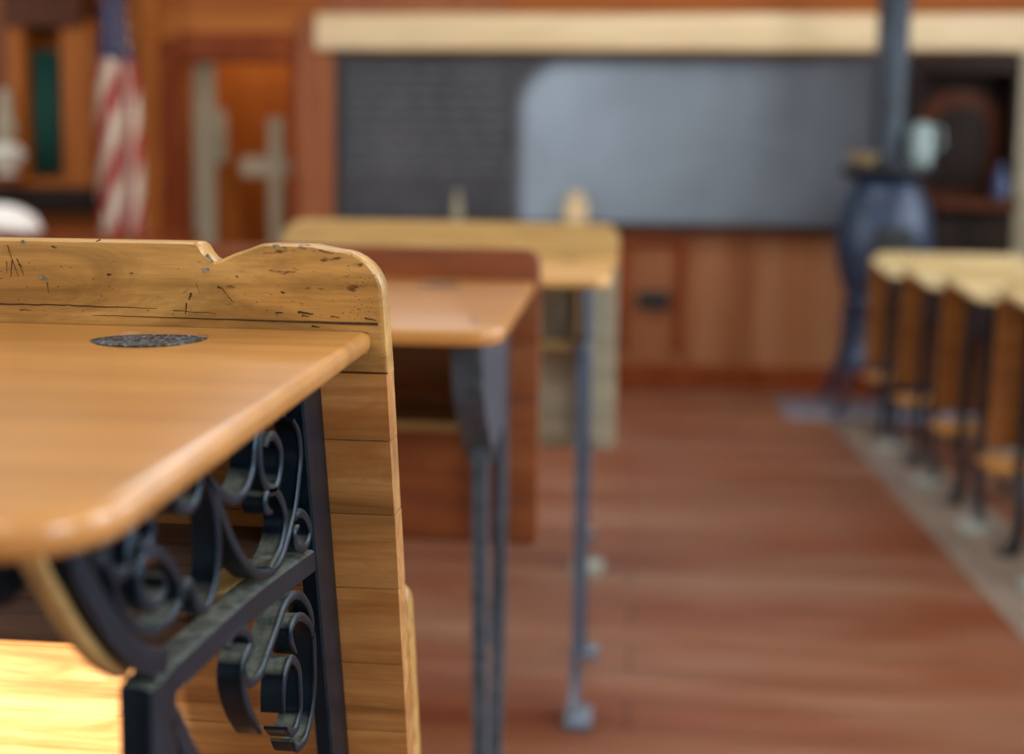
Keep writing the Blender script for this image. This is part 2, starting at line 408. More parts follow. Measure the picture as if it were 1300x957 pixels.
def desk(name, label, group, cx, y0, W, depth, zb, zf, ledge_top, bottom, mt, sy=1, sz=1, style='scroll', seat='up', seams=None, notch=False, lean=.29,
         ledge_r=.018, near_r=.028, over=(.006, .006), inset=.029, tilt=0, feet=None, hole_x=.885, iron_th=1.0):
    """mt: dict of materials top, ledge, slats, iron, edge, panel, shelf"""
    t = thing(name, label, 'school desk', (cx, y0, 0), tilt, group)
    h = W/2; T = .016*max(1, sz*.8)
    by = lambda z: lean*(ledge_top-.02-z)                       # rear face of the leaning board
    # --- desktop
    tt = .0086*max(1, sz*1.1)
    slope = (zb-zf)/depth
    fn = lambda u, v, w: (u, v, zb+slope*(v-by(zb))+w)
    yb = by(zb)+.001
    hx, hr, hy = -h+W*hole_x*0+(h*2*0), .0232*sy**.5, yb-.035*sy
    hx = -h+W*hole_x if hole_x < .95 else 0
    hx = (W/2)-.0895*(W/.58) if notch else hx
    hole = [(hx+hr*math.cos(2*PI*k/40), hy+hr*math.sin(2*PI*k/40)) for k in range(40)]
    P = rrect(-h+over[0], -depth, h-over[1], yb, (near_r, near_r, .001, .001), 8)
    bm = bmesh.new(); slab(bm, P, tt, fn, .0035, hole)
    top = obj('desktop', bm, mt['top'], t, 30)
    # --- inkwell cup
    bm = bmesh.new(); lathe(bm, [(hr*.995, -.0006), (hr*.93, -.0005), (hr*.88, -.002), (hr*.7, -.0032), (hr*.35, -.0036), (.001, -.0034)], (hx, hy, zb+slope*(hy-by(zb))), 40)
    o = obj('inkwell', bm, 'ink', t, 50); o['label'] = 'tarnished metal inkwell cup'
    # --- upper board (ledge)
    zl = seams[0]
    if notch:
        pts = [at_y(a, b, Y0) for a, b in ((240,305.5),(254,306.5),(259,311),(263,319),(269,327),(276,331),(284,328.5),(300,321.5),(320,315),(336,309),(346,308),(400,309.5),(436,312.5))]
        loc = [(p.x-cx, p.z) for p in pts]
        ztop = loc[-1][1]
        P = [(-h, zl), (h+.0005, zl)]
        rr = .0185
        for k in range(9):
            a = PI/2*k/8; P.append((h-rr+rr*math.cos(a), ztop-.0012-rr+rr*math.sin(a)))
        P += loc[::-1][1:]
        for q, dz in ((-.20, -.0003), (-.26, .0004), (-.29, -.0008)): P.append((cx*0+q+.29-.0+(-.2745-cx)*0+(-.29-.0), ztop+.0012+dz)) if False else None
        P += [(-h+.03, ztop+.001), (-h+.012, ztop-.004), (-h, ztop-.016)]
    else:
        P = rrect(-h, zl, h, ledge_top, (.0006, .0006, ledge_r, ledge_r*1.6), 8)
    fnb = lambda u, v, w: (u, by(v)-w, v)
    bm = bmesh.new(); slab(bm, P, T, fnb, .0025)
    obj('backboard', bm, mt['ledge'], t, 30)
    # --- leaning slats below
    bm = bmesh.new()
    zz = list(seams)+[bottom]
    for i in range(len(zz)-1):
        a, b = zz[i+1]+.0001, zz[i]-.0002
        jx = random.uniform(-.0002, .0002)
        vs = [bm.verts.new(p) for p in ((-h+jx, by(a), a), (h+jx, by(a), a), (h+jx, by(b), b), (-h+jx, by(b), b), (-h+jx, by(a)+T, a), (h+jx, by(a)+T, a), (h+jx, by(b)+T, b), (-h+jx, by(b)+T, b))]
        for f in ((0, 1, 2, 3), (5, 4, 7, 6), (1, 5, 6, 2), (4, 0, 3, 7), (3, 2, 6, 7), (4, 5, 1, 0)): bm.faces.new([vs[q] for q in f])
    obj('backrest', bm, mt['slats'], t, 30, bevel=.0005)
    # --- iron ends
    mp, zbar = frame_maps(zb, sy, sz)
    und = zb-tt
    for s in (1, -1):
        xo = s*(h-inset); k = iron_th
        # curves drawn for a plane that leans with the board
        up = [(by(z)-.0165*k, z) for z in (zb-.012, zb-.1*sz, zbar-.05, bottom+.05, bottom)]
        bk = by(bottom)
        bm = bmesh.new()
        ribbon(bm, up, xo, .008*k, .029*k, s=s, n=4)
        ribbon(bm, [(-depth*.86, zb-depth*.86*slope-tt-.004), (by(zb)-.02, und-.004)], xo-s*.004, .02*k, .005, s=s, smoothp=False)
        ya, za = mp((-.176, .7165)); yb2 = by(zbar)-.02
        yb2 = by(zbar)-.0165*k; ribbon(bm, [(ya, za), ((ya+yb2)/2, (za+zbar-.006)/2), (yb2, zbar-.011)], xo-s*.0006, .0105*k, .0105*k, s=s, n=3)
        if style == 'scroll': ribbon(bm, [mp(p) for p in tr(JARM)], xo, .011*k, .0058*k, rim=.0078*k, s=s)
        if style == 'plate':
            J = [mp(p) for p in tr(JARM)]
            J = [(y, max(z, zbar-.045)) for y, z in J]
            J = [(-depth*.86, und-.03)]+[(-depth*.84+(q/5)**1.5*depth*.34, und-.05-q/5*(und-.05-zbar+.03)) for q in range(6)]
            ribbon(bm, J, xo+s*.006, .03, .007, s=s)
            PP = J+[(by(zbar)-.03, zbar-.012), (by(zb)-.03, und-.004), (-depth*.86, und-.004)]
            a = [bm.verts.new((xo, y, z)) for y, z in PP]; b = [bm.verts.new((xo-s*.005, y, z)) for y, z in PP]
            bm.faces.new(a); bm.faces.new(b[::-1])
            for q in range(len(a)): bm.faces.new((a[q], b[q], b[(q+1) % len(a)], a[(q+1) % len(a)]))
        fr = obj('side_frame', bm, mt['iron'], t, 40)
        # legs
        yl = ya+.01
        for L in ([(ya+.004, za+.004), (ya+.006, za*.9), (ya+.02*sy, za*.65), (ya+.035*sy, za*.35), (ya+.01*sy, za*.1), (ya-.045, .012)],
                  [(bk-.0165*k, bottom+.03), (bk-.01, bottom*.8), (bk-.035, bottom*.45), (bk-.01, bottom*.15), (bk+.035, .012)]):
            bm = bmesh.new(); ribbon(bm, L, xo, .011*k, .017*k, rim=.02*k, s=s, n=8); obj('leg', bm, mt['iron'], t, 40)
        bm = bmesh.new(); fe = .05 if feet else .022
        box(bm, (xo-(fe if s < 0 else .022), ya-.08, 0), (xo+(fe if s > 0 else .022), ya-.0, .014 if not feet else .02)); obj('foot_plate', bm, feet or mt['iron'], t, 30, bevel=.003)
        bm = bmesh.new(); box(bm, (xo-.022, bk, 0), (xo+.022, bk+.06, .012)); obj('foot_plate', bm, mt['iron'], t, 30, bevel=.003)
        if style == 'scroll':
            bm = bmesh.new()
            for L in SCROLLS: ribbon(bm, [mp(p) for p in tr(L)], xo, .0094*k, .0030*k, rim=.0038*k, rim_w=.0016, s=s, taper=.12)
            for L in LOWER: ribbon(bm, [mp(p) for p in tr(L)], xo-s*.0005, .0100*k, .0030*k, rim=.0038*k, rim_w=.0016, s=s, taper=.1)
            ribbon(bm, [(ya+.01, za-.01), (ya+.07*sy, za-.075*sz), (bk*.62, za-.2), (bk-.02, bottom+.03)], xo, .009*k, .009*k, s=s)
            obj('scrollwork', bm, mt['iron'], fr, 40)
    # --- book box: curved wooden edge strips, shelf
    xi = h-inset-.0105*iron_th
    if style == 'scroll':
        L = [mp(p) for p in tr(LINER)]
        for s in (1, -1):
            bm = bmesh.new(); ribbon(bm, L, s*(xi+.0055), .006, .0035*sz, s=s); o = obj('edge_strip', bm, mt['edge'], t, 40)
    sf = mp((-.105, .72))[0]; zs = zbar-.0025
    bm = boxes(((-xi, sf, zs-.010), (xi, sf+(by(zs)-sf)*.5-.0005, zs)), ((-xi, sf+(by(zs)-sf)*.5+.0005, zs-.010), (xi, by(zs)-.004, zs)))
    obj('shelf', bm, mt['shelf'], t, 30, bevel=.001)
    if notch:
        bm = boxes(((xi-.012, -.085, zs), (xi-.001, -.04, zs+.005))); o = obj('cleat', bm, 'endgrain', t, 30, bevel=.0015)
        bm = bmesh.new(); lathe(bm, [(.003, -.001), (.003, .012), (.006, .014), (.0085, .019), (.0085, .024), (.005, .029), (.001, .03)], n=20)
        bmesh.ops.transform(bm, matrix=Matrix.Translation((.232, -.215, zf-tt+.001)) @ Matrix.Rotation(PI, 4, 'X'), verts=bm.verts)
        obj('knob', bm, mt['iron'], t, 40)
    # --- folding seat on the far side
    sT = .018; ss = max(1, sz*.85)
    if seat == 'up':
        P = rrect(-h+.03, .0, h-.005, .24*ss, (.005, .005, .012, .012), 6)
        z0 = bottom-.02
        fns = lambda u, v, w: (u, by(z0+v)+T+.028-w+.02*(v/.27)*0, z0+v)
        bm = bmesh.new(); slab(bm, P, sT, fns, .004)
        obj('seat', bm, mt['seat'], t, 30)
        arm = [(by(z0)+T*.5, z0+.06), (by(z0)+T+.03, z0+.02), (by(z0)+T+.055, z0+.08)]
    else:
        z0 = bottom-.06
        P = rrect(-h+.03, 0, h-.03, .20, (.005, .005, .04, .04), 6)
        fns = lambda u, v, w: (u, by(z0)+T+.015+v, z0+w)
        bm = bmesh.new(); slab(bm, P, sT, fns, .004)
        obj('seat', bm, mt['seat'], t, 30)
        arm = [(by(z0)+T*.5, z0+.08), (by(z0)+T+.03, z0-.035), (by(z0)+T+.16, z0-.022)]
    for s in (1, -1):
        bm = bmesh.new(); ribbon(bm, [(bk+.0, bottom*.72), (bk+.012, z0-.05)]+arm[1:], s*(h-.045), .01, .012, s=s); obj('hinge_arm', bm, mt['iron'], t, 40)
    return t

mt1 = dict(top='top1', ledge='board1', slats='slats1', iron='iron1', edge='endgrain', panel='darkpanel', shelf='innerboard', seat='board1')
mt2 = dict(top='top2', ledge='board2', slats='slats2', iron='iron2', edge='endgrain', panel='darkpanel', shelf='endgrain', seat='board2')
mt3 = dict(top='top3', ledge='board3', slats='side3', iron='iron3', edge='endgrain', panel='darkpanel', shelf='endgrain', seat='side3')
mtr = dict(top='rtop', ledge='rtop', slats='rboard', iron='riron', edge='rboard', panel='darkpanel', shelf='rboard', seat='top2')
LG = 'old school desks in the left row'
d1 = desk('school_desk', 'honey coloured wooden school desk in sharp focus with a notched backboard and black iron scrolls', LG, -.397, .52, .58, .277, .8069, .7934, .8432, .45, mt1,
          seams=[.788, .757, .7212, .6834, .643, .605, .565, .525, .485], notch=True)
d2 = desk('school_desk', 'school desk with dark red-brown backboard, orange top and grey iron side plate', LG, -.402, 1.45, .576, .35, .776, .752, .813, .466, mt2,
          sy=1.15, sz=1.6, style='plate', seams=[.76, .70, .64, .58, .52], lean=.05, hole_x=.81, iron_th=1.4, inset=.034, near_r=.03)
d3 = desk('school_desk', 'tall pale straw-coloured school desk, third in the left row, standing above the red-brown one', LG, -.352, 2.3, .628, .36, .772, .755, .834, .42, mt3,
          sy=1.2, sz=1.6, seams=[.755, .69, .62, .55, .48], lean=.12, ledge_r=.03, hole_x=.86, iron_th=1.5, inset=.045)
d4 = desk('school_desk', 'fourth desk of the left row, mostly hidden behind the pale straw-coloured desk', LG, -.38, 3.2, .58, .34, .745, .73, .785, .43, mt2,
          sy=1.2, sz=1.5, seams=[.73, .67, .61, .55, .49], lean=.12, hole_x=.86, iron_th=1.5, inset=.03, feet='footpaint')
# right row
RG = 'school desks in the right row'
rl = ['dark iron, pale topped desk nearest the camera in the right row, cut by the frame',
      'second nearest desk of the right row, pale top with orange-brown backrest',
      'third desk of the right row, pale top and black iron legs',
      'farthest desk of the right row, pale top, closest to the pot-bellied stove']
r0 = desk('school_desk', rl[0], RG, 1.16, 3.17, .56, .335, .678, .645, .712, .28, mtr,
          sy=1.15, sz=1.5, seams=[.66, .59, .51, .43, .35], lean=.10, ledge_r=.03, hole_x=.86, iron_th=1.9, inset=.065, style='plate', seat='down', feet='footpaint')
for y, lb in zip((3.74, 4.31, 4.92), rl[1:]):
    c = copy_tree(r0); c['label'] = lb; c.location.y = y
for x in (.80, 1.27):
    o = obj('floor_runner', boxes(((0, 0, 0), (.24, 3.0, .004))), 'runner', None, 30, .001); o.location = (x, 2.35, 0)
    tag(o, 'worn floor plank with painted sheen under the %s feet of the right row' % ('aisle side' if x < 1 else 'far side'), 'floor runner', 'runners under the right row')
# --- marks on the front desk's board
def on_board(px, py, lift=.0003):
    p = at_y(px, py, Y0)
    for _ in range(3): p = at_y(px, py, Y0+.29*(.8232-p.z))
    return Vector((p.x+.397, p.y-Y0-lift, p.z))
def stroke(bm, pts, w0, w1=None):
    """thin flat gouge; widths in metres"""
    P = [on_board(*p) for p in pts]; w1 = w1 if w1 is not None else w0; n = len(P); prev = None
    for i, p in enumerate(P):
        t = (P[min(i+1, n-1)]-P[max(i-1, 0)]).normalized(); nr = Vector((-t.z, 0, t.x)).normalized()
        w = (w0+(w1-w0)*i/(n-1))/2
        a, b = bm.verts.new(p+nr*w+Vector((0, -.29*nr.z*w, 0))), bm.verts.new(p-nr*w+Vector((0, .29*nr.z*w, 0)))
        if prev: bm.faces.new((prev[0], a, b, prev[1]))
        prev = (a, b)
def line(a, b, n=8, j=.6):
    return [(a[0]+(b[0]-a[0])*k/n+random.uniform(-j, j)*.5, a[1]+(b[1]-a[1])*k/n+random.uniform(-j, j)) for k in range(n+1)]
bm = bmesh.new()
stroke(bm, line((118, 400), (300, 405.8), 12, .3), .0002, .0007); stroke(bm, line((300, 405.8), (480, 411.6), 12, .2), .0007, .0013)
stroke(bm, line((-40, 385), (90, 387.5), 12, .5), .0008, .0005); stroke(bm, line((90, 387.5), (200, 392), 12, .5), .0007, .0002)
for a, b, w in (((10,312),(16,330),.0006),((16,330),(14,352),.0006),((16,330),(24,352),.0005),((22,328),(31,350),.0006),((9,332),(9,347),.0004),((24,335),(28,338),.0009),
                ((243,372),(240,381),.0012),((237,384),(236,398),.0009),((276,364),(282,366),.0014),((282,366),(290,377),.0005),((290,377),(297,384),.0005),
                ((405,318),(424,322),.0006),((233,372),(240,366),.0003),((249,359),(254,373),.0003),
                ((25,393),(40,393.5),.0007),((220,394),(275,398),.0005),((350,397),(360,397.5),.0011),((378,396),(398,399),.0014),((383,401),(392,401.5),.0008),((420,402),(432,403),.0007),((463,404),(478,406),.001),
                ((128,304),(122,306.5),.0009),((66,313),(72,314.5),.0010),((357,371),(362,372),.0013),((396,414),(406,416),.0011),((300,350),(303,352),.0008),((60,358),(62,372),.0005),((136,348),(142,349),.0014),((166,346),(170,347),.0008)):
    stroke(bm, line(a, b, 5, .7), w*.8, w*.35)
for _ in range(70):
    x = random.uniform(0, 476); y = random.uniform(322, 402)
    if 236 < x < 345 and y < 340: continue
    L = random.uniform(.8, 3.5); stroke(bm, [(x, y), (x+L, y+.1)], random.uniform(.0002, .0005), .0001)
for _ in range(40):
    x = random.uniform(440, 478); y = random.uniform(335, 408); stroke(bm, [(x, y), (x+1.2, y)], .0004, .0002)
obj('scratches', bm, 'gouge', d1, 0)['label'] = 'dark gouges, nicks and scratches worn into the backboard'
for a, b, w in (((51,352),(61,354),.0018),((53,349),(58,356),.001),((258,343),(266,342),.0022),((28,305),(31,309),.0022),((347,313),(355,312),.0016),((360,313),(366,318),.0008),((262,323),(271,333),.0018)):
    bm = bmesh.new(); stroke(bm, line(a, b, 3, .3), w, w*.5); obj('paint_chip', bm, 'greypaint', d1, 0)['label'] = 'blue-grey paint chip'

# ------------------------------------------------------------------ the room
XL, XR, YF, YB, ZC = -3.6, 2.5, -2.6, 6.2, 3.1
def struct(name, bm, m, parent=None, bevel=0):
    o = obj(name, bm, m, parent, 30, bevel)
    if not parent: o['kind'] = 'structure'
    return o
struct('floor', boxes(((XL-.2, YF-.2, -.1), (XR+.2, YB+1.3, 0))), 'floor')
struct('ceiling', boxes(((XL-.2, YF-.2, ZC), (XR+.2, YB+1.3, ZC+.1))), 'plaster')
# back wall with a doorway left
DX0, DX1, DZ = -2.40, -1.72, 1.66
struct('wall_back', boxes(((XL-.2, YB, 0), (DX0, YB+.12, ZC)), ((DX1, YB, 0), (XR+.2, YB+.12, ZC)), ((DX0, YB, DZ), (DX1, YB+.12, ZC))), 'wall')
struct('wall_closet', boxes(((DX0-.5, YB+.9, 0), (DX1+.5, YB+1.0, ZC)), ((DX0-.5, YB+.12, 0), (DX0-.4, YB+1.1, ZC)), ((DX1+.4, YB+.12, 0), (DX1+.5, YB+1.1, ZC))), 'orangewood')
struct('wall_rear', boxes(((XL-.2, YF-.12, 0), (-1.5, YF, ZC)), ((-.35, YF-.12, 0), (XR+.2, YF, ZC)), ((-1.5, YF-.12, 0), (-.35, YF, 1.41)), ((-1.5, YF-.12, 1.665), (-.35, YF, ZC))), 'plaster')
wr = struct('window_9', boxes(((-1.5, YF-.08, 1.41), (-1.46, YF-.04, 1.665)), ((-.39, YF-.08, 1.41), (-.35, YF-.04, 1.665)), ((-1.46, YF-.08, 1.41), (-.39, YF-.04, 1.44)), ((-1.46, YF-.08, 1.635), (-.39, YF-.04, 1.665))), 'palegrey')  # unseen opening behind the camera, added and sized to shape the sun patch
obj('pane', boxes(((-1.46, YF-.063, 1.44), (-.39, YF-.057, 1.635))), 'glass', wr)
WIN = {'left': [(-1.6, -.4), (.6, 1.8), (2.8, 4.0), (4.7, 5.7)], 'right': [(-1.6, -.4), (.6, 1.8), (2.6, 3.8), (4.4, 5.4)]}
WZ0, WZ1 = .95, 2.5
nwin = 0
for side, x, sg in (('left', XL, -1), ('right', XR, 1)):
    xa, xb = sorted((x, x+sg*.12)); L = []; y = YF
    for a, b in WIN[side]:
        L.append(((xa, y, 0), (xb, a, ZC))); L.append(((xa, a, 0), (xb, b, WZ0))); L.append(((xa, a, WZ1), (xb, b, ZC))); y = b
    L.append(((xa, y, 0), (xb, YB, ZC)))
    struct('wall_'+side, boxes(*L), 'plaster')
    for a, b in WIN[side]:
        nwin += 1; fx = .045; mx = x+sg*.06
        bm = boxes(((mx-.02, a, WZ0), (mx+.02, a+fx, WZ1)), ((mx-.02, b-fx, WZ0), (mx+.02, b, WZ1)), ((mx-.02, a+fx, WZ0), (mx+.02, b-fx, WZ0+fx)), ((mx-.02, a+fx, WZ1-fx), (mx+.02, b-fx, WZ1)),
                   ((mx-.018, a+fx, (WZ0+WZ1)/2-.02), (mx+.018, b-fx, (WZ0+WZ1)/2+.02)), ((mx-.01, (a+b)/2-.01, WZ0+fx), (mx+.01, (a+b)/2+.01, WZ1-fx)))
        w = struct('window_%d' % nwin, bm, 'palegrey')
        obj('pane', boxes(((mx-.003, a+fx, WZ0+fx), (mx+.003, b-fx, WZ1-fx))), 'glass', w)
# wainscot, chair rail, baseboard
struct('trim_1', boxes(((DX1+.1, YB-.02, 0), (1.95, YB, .755))), 'wainscot')
struct('trim_2', boxes(((DX1+.1, YB-.045, .745), (1.95, YB, .78))), 'redwood', bevel=.004)
struct('baseboard_back', boxes(((DX1+.1, YB-.04, 0), (1.95, YB-.02, .11))), 'redwood', bevel=.004)
# framed panel in the wainscot under the board's left part
struct('trim_3', boxes(((-.10, YB-.035, .17), (-.05, YB-.02, .72)), ((.17, YB-.035, .17), (.22, YB-.02, .72)), ((-.05, YB-.035, .68), (.17, YB-.02, .72))), 'redwood')
# door casing and frame left
struct('trim_4', boxes(((DX0-.01, YB-.03, 0), (DX0+.10, YB+.1, DZ)), ((DX1-.02, YB-.03, 0), (DX1+.03, YB+.1, DZ)), ((DX0+.1, YB-.03, DZ-.09), (DX1-.02, YB+.1, DZ+.04))), 'redwood', bevel=.004)
struct('trim_5', boxes(((DX1+.03, YB-.05, 0), (-1.51, YB, 1.78))), 'pinkpost', bevel=.006)
struct('trim_6', boxes(((-2.50, YB-.03, 0), (DX0-.01, YB, 1.9))), 'orangewood', bevel=.004)
# cream rail above the blackboard, orange and brownish boards over it
struct('trim_7', boxes(((-1.595, YB-.09, 1.615), (1.98, YB, 1.782))), 'rail', bevel=.012)
struct('trim_8', boxes(((-1.55, YB-.02, 1.785), (-.68, YB, 2.3))), 'pinkpost')
# casing post at far right
struct('trim_9', boxes(((1.70, YB-.14, 0), (1.95, YB-.02, 1.6))), 'palegrey', bevel=.01)

# blackboard
t = thing('blackboard', 'long dark slate blackboard with a cloudy pale area, under the cream rail', 'blackboard', (0, YB-.03, .80))
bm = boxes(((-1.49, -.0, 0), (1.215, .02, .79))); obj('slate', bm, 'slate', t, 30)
obj('frame', boxes(((-1.51, -.015, -.02), (-1.49, .025, .80)), ((-1.49, -.01, .785), (1.215, .02, .80))), 'black', t, 30, .002)
obj('chalk_tray', boxes(((-1.49, -.075, -.03), (1.215, .0, -.015)), ((-1.49, -.08, -.03), (1.215, -.07, -.008))), 'stovedark', t, 30, .002)
bm = bmesh.new()
for r in range(9):
    z = .71-r*.058; x = -1.43
    while x < -.68:
        L = random.uniform(.04, .13); n = int(L/.006)
        P = [Vector((x+k*.006, -.0015, z+.009*math.sin(k*1.9+r)+random.uniform(-.004, .004))) for k in range(n)]
        for a, b in zip(P, P[1:]):
            q = Vector((0, 0, .0016)); bm.faces.new([bm.verts.new(v) for v in (a-q, b-q, b+q, a+q)])
        x += L+random.uniform(.015, .03)
obj('chalk_marks', bm, 'chalk', t, 0)['label'] = 'faint rows of chalk marks'
bm = bmesh.new(); box(bm, (-.055, -.02, 0), (.055, .02, .11)); box(bm, (-.03, -.022, .11), (.03, .022, .15))
e = obj('chalk_box', bm, 'rail', None, 30, .005); e.location = (-.31, YB-.081, .792); tag(e, 'pale yellow box standing on the chalk tray above the third left desk', 'box')
bm = bmesh.new(); lathe(bm, [(.025, 0), (.028, .02), (.02, .09), (.012, .12), (.014, .15)], (0, 0, 0), 16)
e = obj('chalk_cup', bm, 'palegrey', None, 30); e.location = (-.89, YB-.075, .792); tag(e, 'small dim grey cup on the chalk tray, left of the pale box', 'cup')
bm = bmesh.new(); box(bm, (-.075, -.03, 0), (.075, .0, .085)); box(bm, (-.05, -.036, .02), (-.012, -.03, .065)); box(bm, (.012, -.036, .02), (.05, -.036+.006, .065))
e = obj('outlet_box', bm, 'black', None, 30, .004); e.location = (.075, YB-.034, .385); tag(e, 'black electrical outlet box on the brown wainscot below the blackboard', 'outlet')

# ------------------------------------------------------------------ stove
SX, SY = 1.055, 5.62
t = thing('wood_stove', 'black-blue cast iron pot-bellied stove with a tall pipe, standing near the right row', 'stove', (SX, SY, 0))
bm = bmesh.new(); lathe(bm, [(.10, .42), (.155, .43), (.165, .47), (.15, .50), (.185, .58), (.205, .68), (.205, .76), (.19, .86), (.165, .94), (.14, .985), (.13, 1.0)], n=40)
obj('belly', bm, 'stove', t)
bm = bmesh.new(); lathe(bm, [(.13, .995), (.15, 1.005), (.20, 1.03), (.20, 1.05), (.195, 1.056), (.09, 1.056)], n=40); obj('top_plate', bm, 'stovedark', t)
bm = bmesh.new(); lathe(bm, [(.14, .20), (.19, .21), (.175, .25), (.165, .38), (.175, .42), (.12, .43)], n=40); obj('ash_base', bm, 'stove', t)
bm = bmesh.new(); lathe(bm, [(.075, 1.06), (.08, 1.10), (.068, 1.12), (.067, 2.4), (.067, ZC-.003)], n=28)
for z in (1.72, 2.35): lathe(bm, [(.069, z), (.073, z+.005), (.073, z+.02), (.069, z+.025)], n=28)
obj('stove_pipe', bm, 'pipe', t)
bm = bmesh.new(); slab(bm, rrect(-.075, .60, .075, .80, (.02,)*4), .02, lambda u, v, w: (u, -.205-w-.02, v), .003); d = obj('fire_door', bm, 'stovedark', t)
bm = bmesh.new(); tube(bm, [(.05, -.225, .70), (.05, -.25, .70), (.05, -.255, .66)], .008); obj('door_handle', bm, 'brass', d)
for k in range(4):
    a = PI/4+k*PI/2; c, s = math.cos(a), math.sin(a)
    bm = bmesh.new(); tube(bm, [(c*.13, s*.13, .22), (c*.19, s*.19, .20), (c*.235, s*.235, .12), (c*.245, s*.245, .04), (c*.30, s*.30, .026)], [.03, .03, .022, .018, .022], 10); obj('leg', bm, 'stove', t)
bm = boxes(((-.42, -.33, 0), (.40, .29, .004))); p = obj('stove_board', bm, 'plate', None, 30, .0015); p.location = (SX, SY, 0); tag(p, 'bluish sheet metal plate on the floor under the stove', 'floor plate')
for v in t.children:
    if v.name.startswith(('leg',)): pass
t.location.z = .004
bm = bmesh.new(); lathe(bm, [(.03, 0), (.044, .004), (.05, .03), (.05, .16), (.044, .17), (.02, .185)], n=28)
pot = thing('enamel_pot', 'pale blue-grey enamel pot on the right side of the stove top', 'pot', (SX+.122, SY-.06, 1.0605)); obj('pot_body', bm, 'enamel', pot)
bm = bmesh.new(); tube(bm, [(.05, 0, .17), (.085, 0, .16), (.09, 0, .09), (.052, 0, .06)], .006, 8); obj('handle', bm, 'enamel', pot)
bm = bmesh.new(); lathe(bm, [(.03, 0), (.045, .005), (.06, .03), (.066, .05), (.06, .051), (.04, .02)], n=28)
b = obj('brass_bowl', bm, 'brass', None); b.location = (SX-.118, SY-.075, 1.0605); tag(b, 'small brass coloured bowl on the left side of the stove top', 'bowl')

# ------------------------------------------------------------------ cabinet right of the board
t = thing('bookcase', 'dark brown wooden cabinet with an arched panel, behind the stove at the right', 'cabinet', (1.47, YB-.21, 0))
obj('carcass', boxes(((-.25, 0, 0), (-.21, .18, 1.58)), ((.20, 0, 0), (.225, .18, 1.58)), ((-.21, .15, 0), (.20, .18, 1.58)), ((-.21, 0, 1.50), (.20, .15, 1.58)), ((-.21, -.0, .0), (.20, .15, .08))), 'darkwood', t, 30, .004)
obj('shelf', boxes(((-.25, -.06, .88), (.225, .15, .93))), 'brownwood', t, 30, .006)
bm = bmesh.new(); P = [(-.19, .94), (.18, .94), (.18, 1.28)]+[(-.005+.185*math.cos(a), 1.28+.16*math.sin(a)) for a in [PI*k/12 for k in range(1, 12)]]+[(-.19, 1.28)]
slab(bm, P, .02, lambda u, v, w: (u, .12-w, v), .004); pn = obj('arched_panel', bm, 'brownwood', t)
bm = bmesh.new(); P = [(-.13, .98), (.12, .98), (.12, 1.25)]+[(-.005+.125*math.cos(a), 1.25+.11*math.sin(a)) for a in [PI*k/12 for k in range(1, 12)]]+[(-.13, 1.25)]
slab(bm, P, .01, lambda u, v, w: (u, .108-w, v), .003); obj('inset', bm, 'darkwood', pn)
for s in (-1, 1): obj('door', boxes(((min(0, s*.2)+(.003 if s > 0 else 0), .0, .09), (max(0, s*.2)-(.003 if s < 0 else 0), .02, .86))), 'darkwood', t, 30, .004)
bm = bmesh.new(); lathe(bm, [(.025, 0), (.035, .01), (.036, .08), (.015, .12), (.013, .16)], n=20)
b = obj('blue_bottle', bm, 'blueglass', None); b.location = (1.625, YB-.225, .932); tag(b, 'small blue bottle at the right end of the cabinet shelf', 'bottle')

# ------------------------------------------------------------------ left background
# flag on a staff
t = thing('flag', 'american flag hanging in folds on a staff left of the doorway', 'flag', (-2.465, 5.86, 0))
bm = bmesh.new(); tube(bm, [(.0, .035, .03), (.0, .035, 2.55)], .012, 12); lathe(bm, [(.012, 2.55), (.03, 2.58), (.02, 2.62), (.002, 2.66)], (0, .035, 0), 16); obj('staff', bm, 'brownwood', t)
bm = bmesh.new(); lathe(bm, [(.14, 0), (.14, .02), (.03, .04), (.016, .10)], (0, .035, 0), 28); obj('base', bm, 'brass', t)
bm = bmesh.new(); nu, nv = 78, 150; V = []
for j in range(nv+1):
    v = j/nv; z = 2.35-v*1.62; wd = .036+.062*min(1, max(0, (v-.28)/.3))+.0*v; row = []
    for i in range(nu+1):
        u = i/nu; ph = u*9*PI+v*2.6
        row.append(bm.verts.new((-.02+(u-.5)*2*wd+.010*math.sin(ph*1.3)-.03*math.sin(v*5)*.4, -.045*math.sin(ph)*(.35+.4*v)-.03, z-.06*u*v+.02*math.cos(ph)*v)))
    V.append(row)
for j in range(nv):
    for i in range(nu):
        f = bm.faces.new((V[j][i], V[j][i+1], V[j+1][i+1], V[j+1][i])); u = i/nu; v = j/nv
        st = int((u*13)+v*11) % 2
        f.material_index = 0 if st == 0 else 1
        if v < .49: f.material_index = 2
        if v < .48 and (i % 8 in (3, 4)) and (j % 7 in (3, 4)): f.material_index = 1
cl = obj('flag_cloth', bm, ['flagred', 'flagwhite', 'flagblue'], t, 60)
sd = cl.modifiers.new('thickness', 'SOLIDIFY'); sd.thickness = .0012
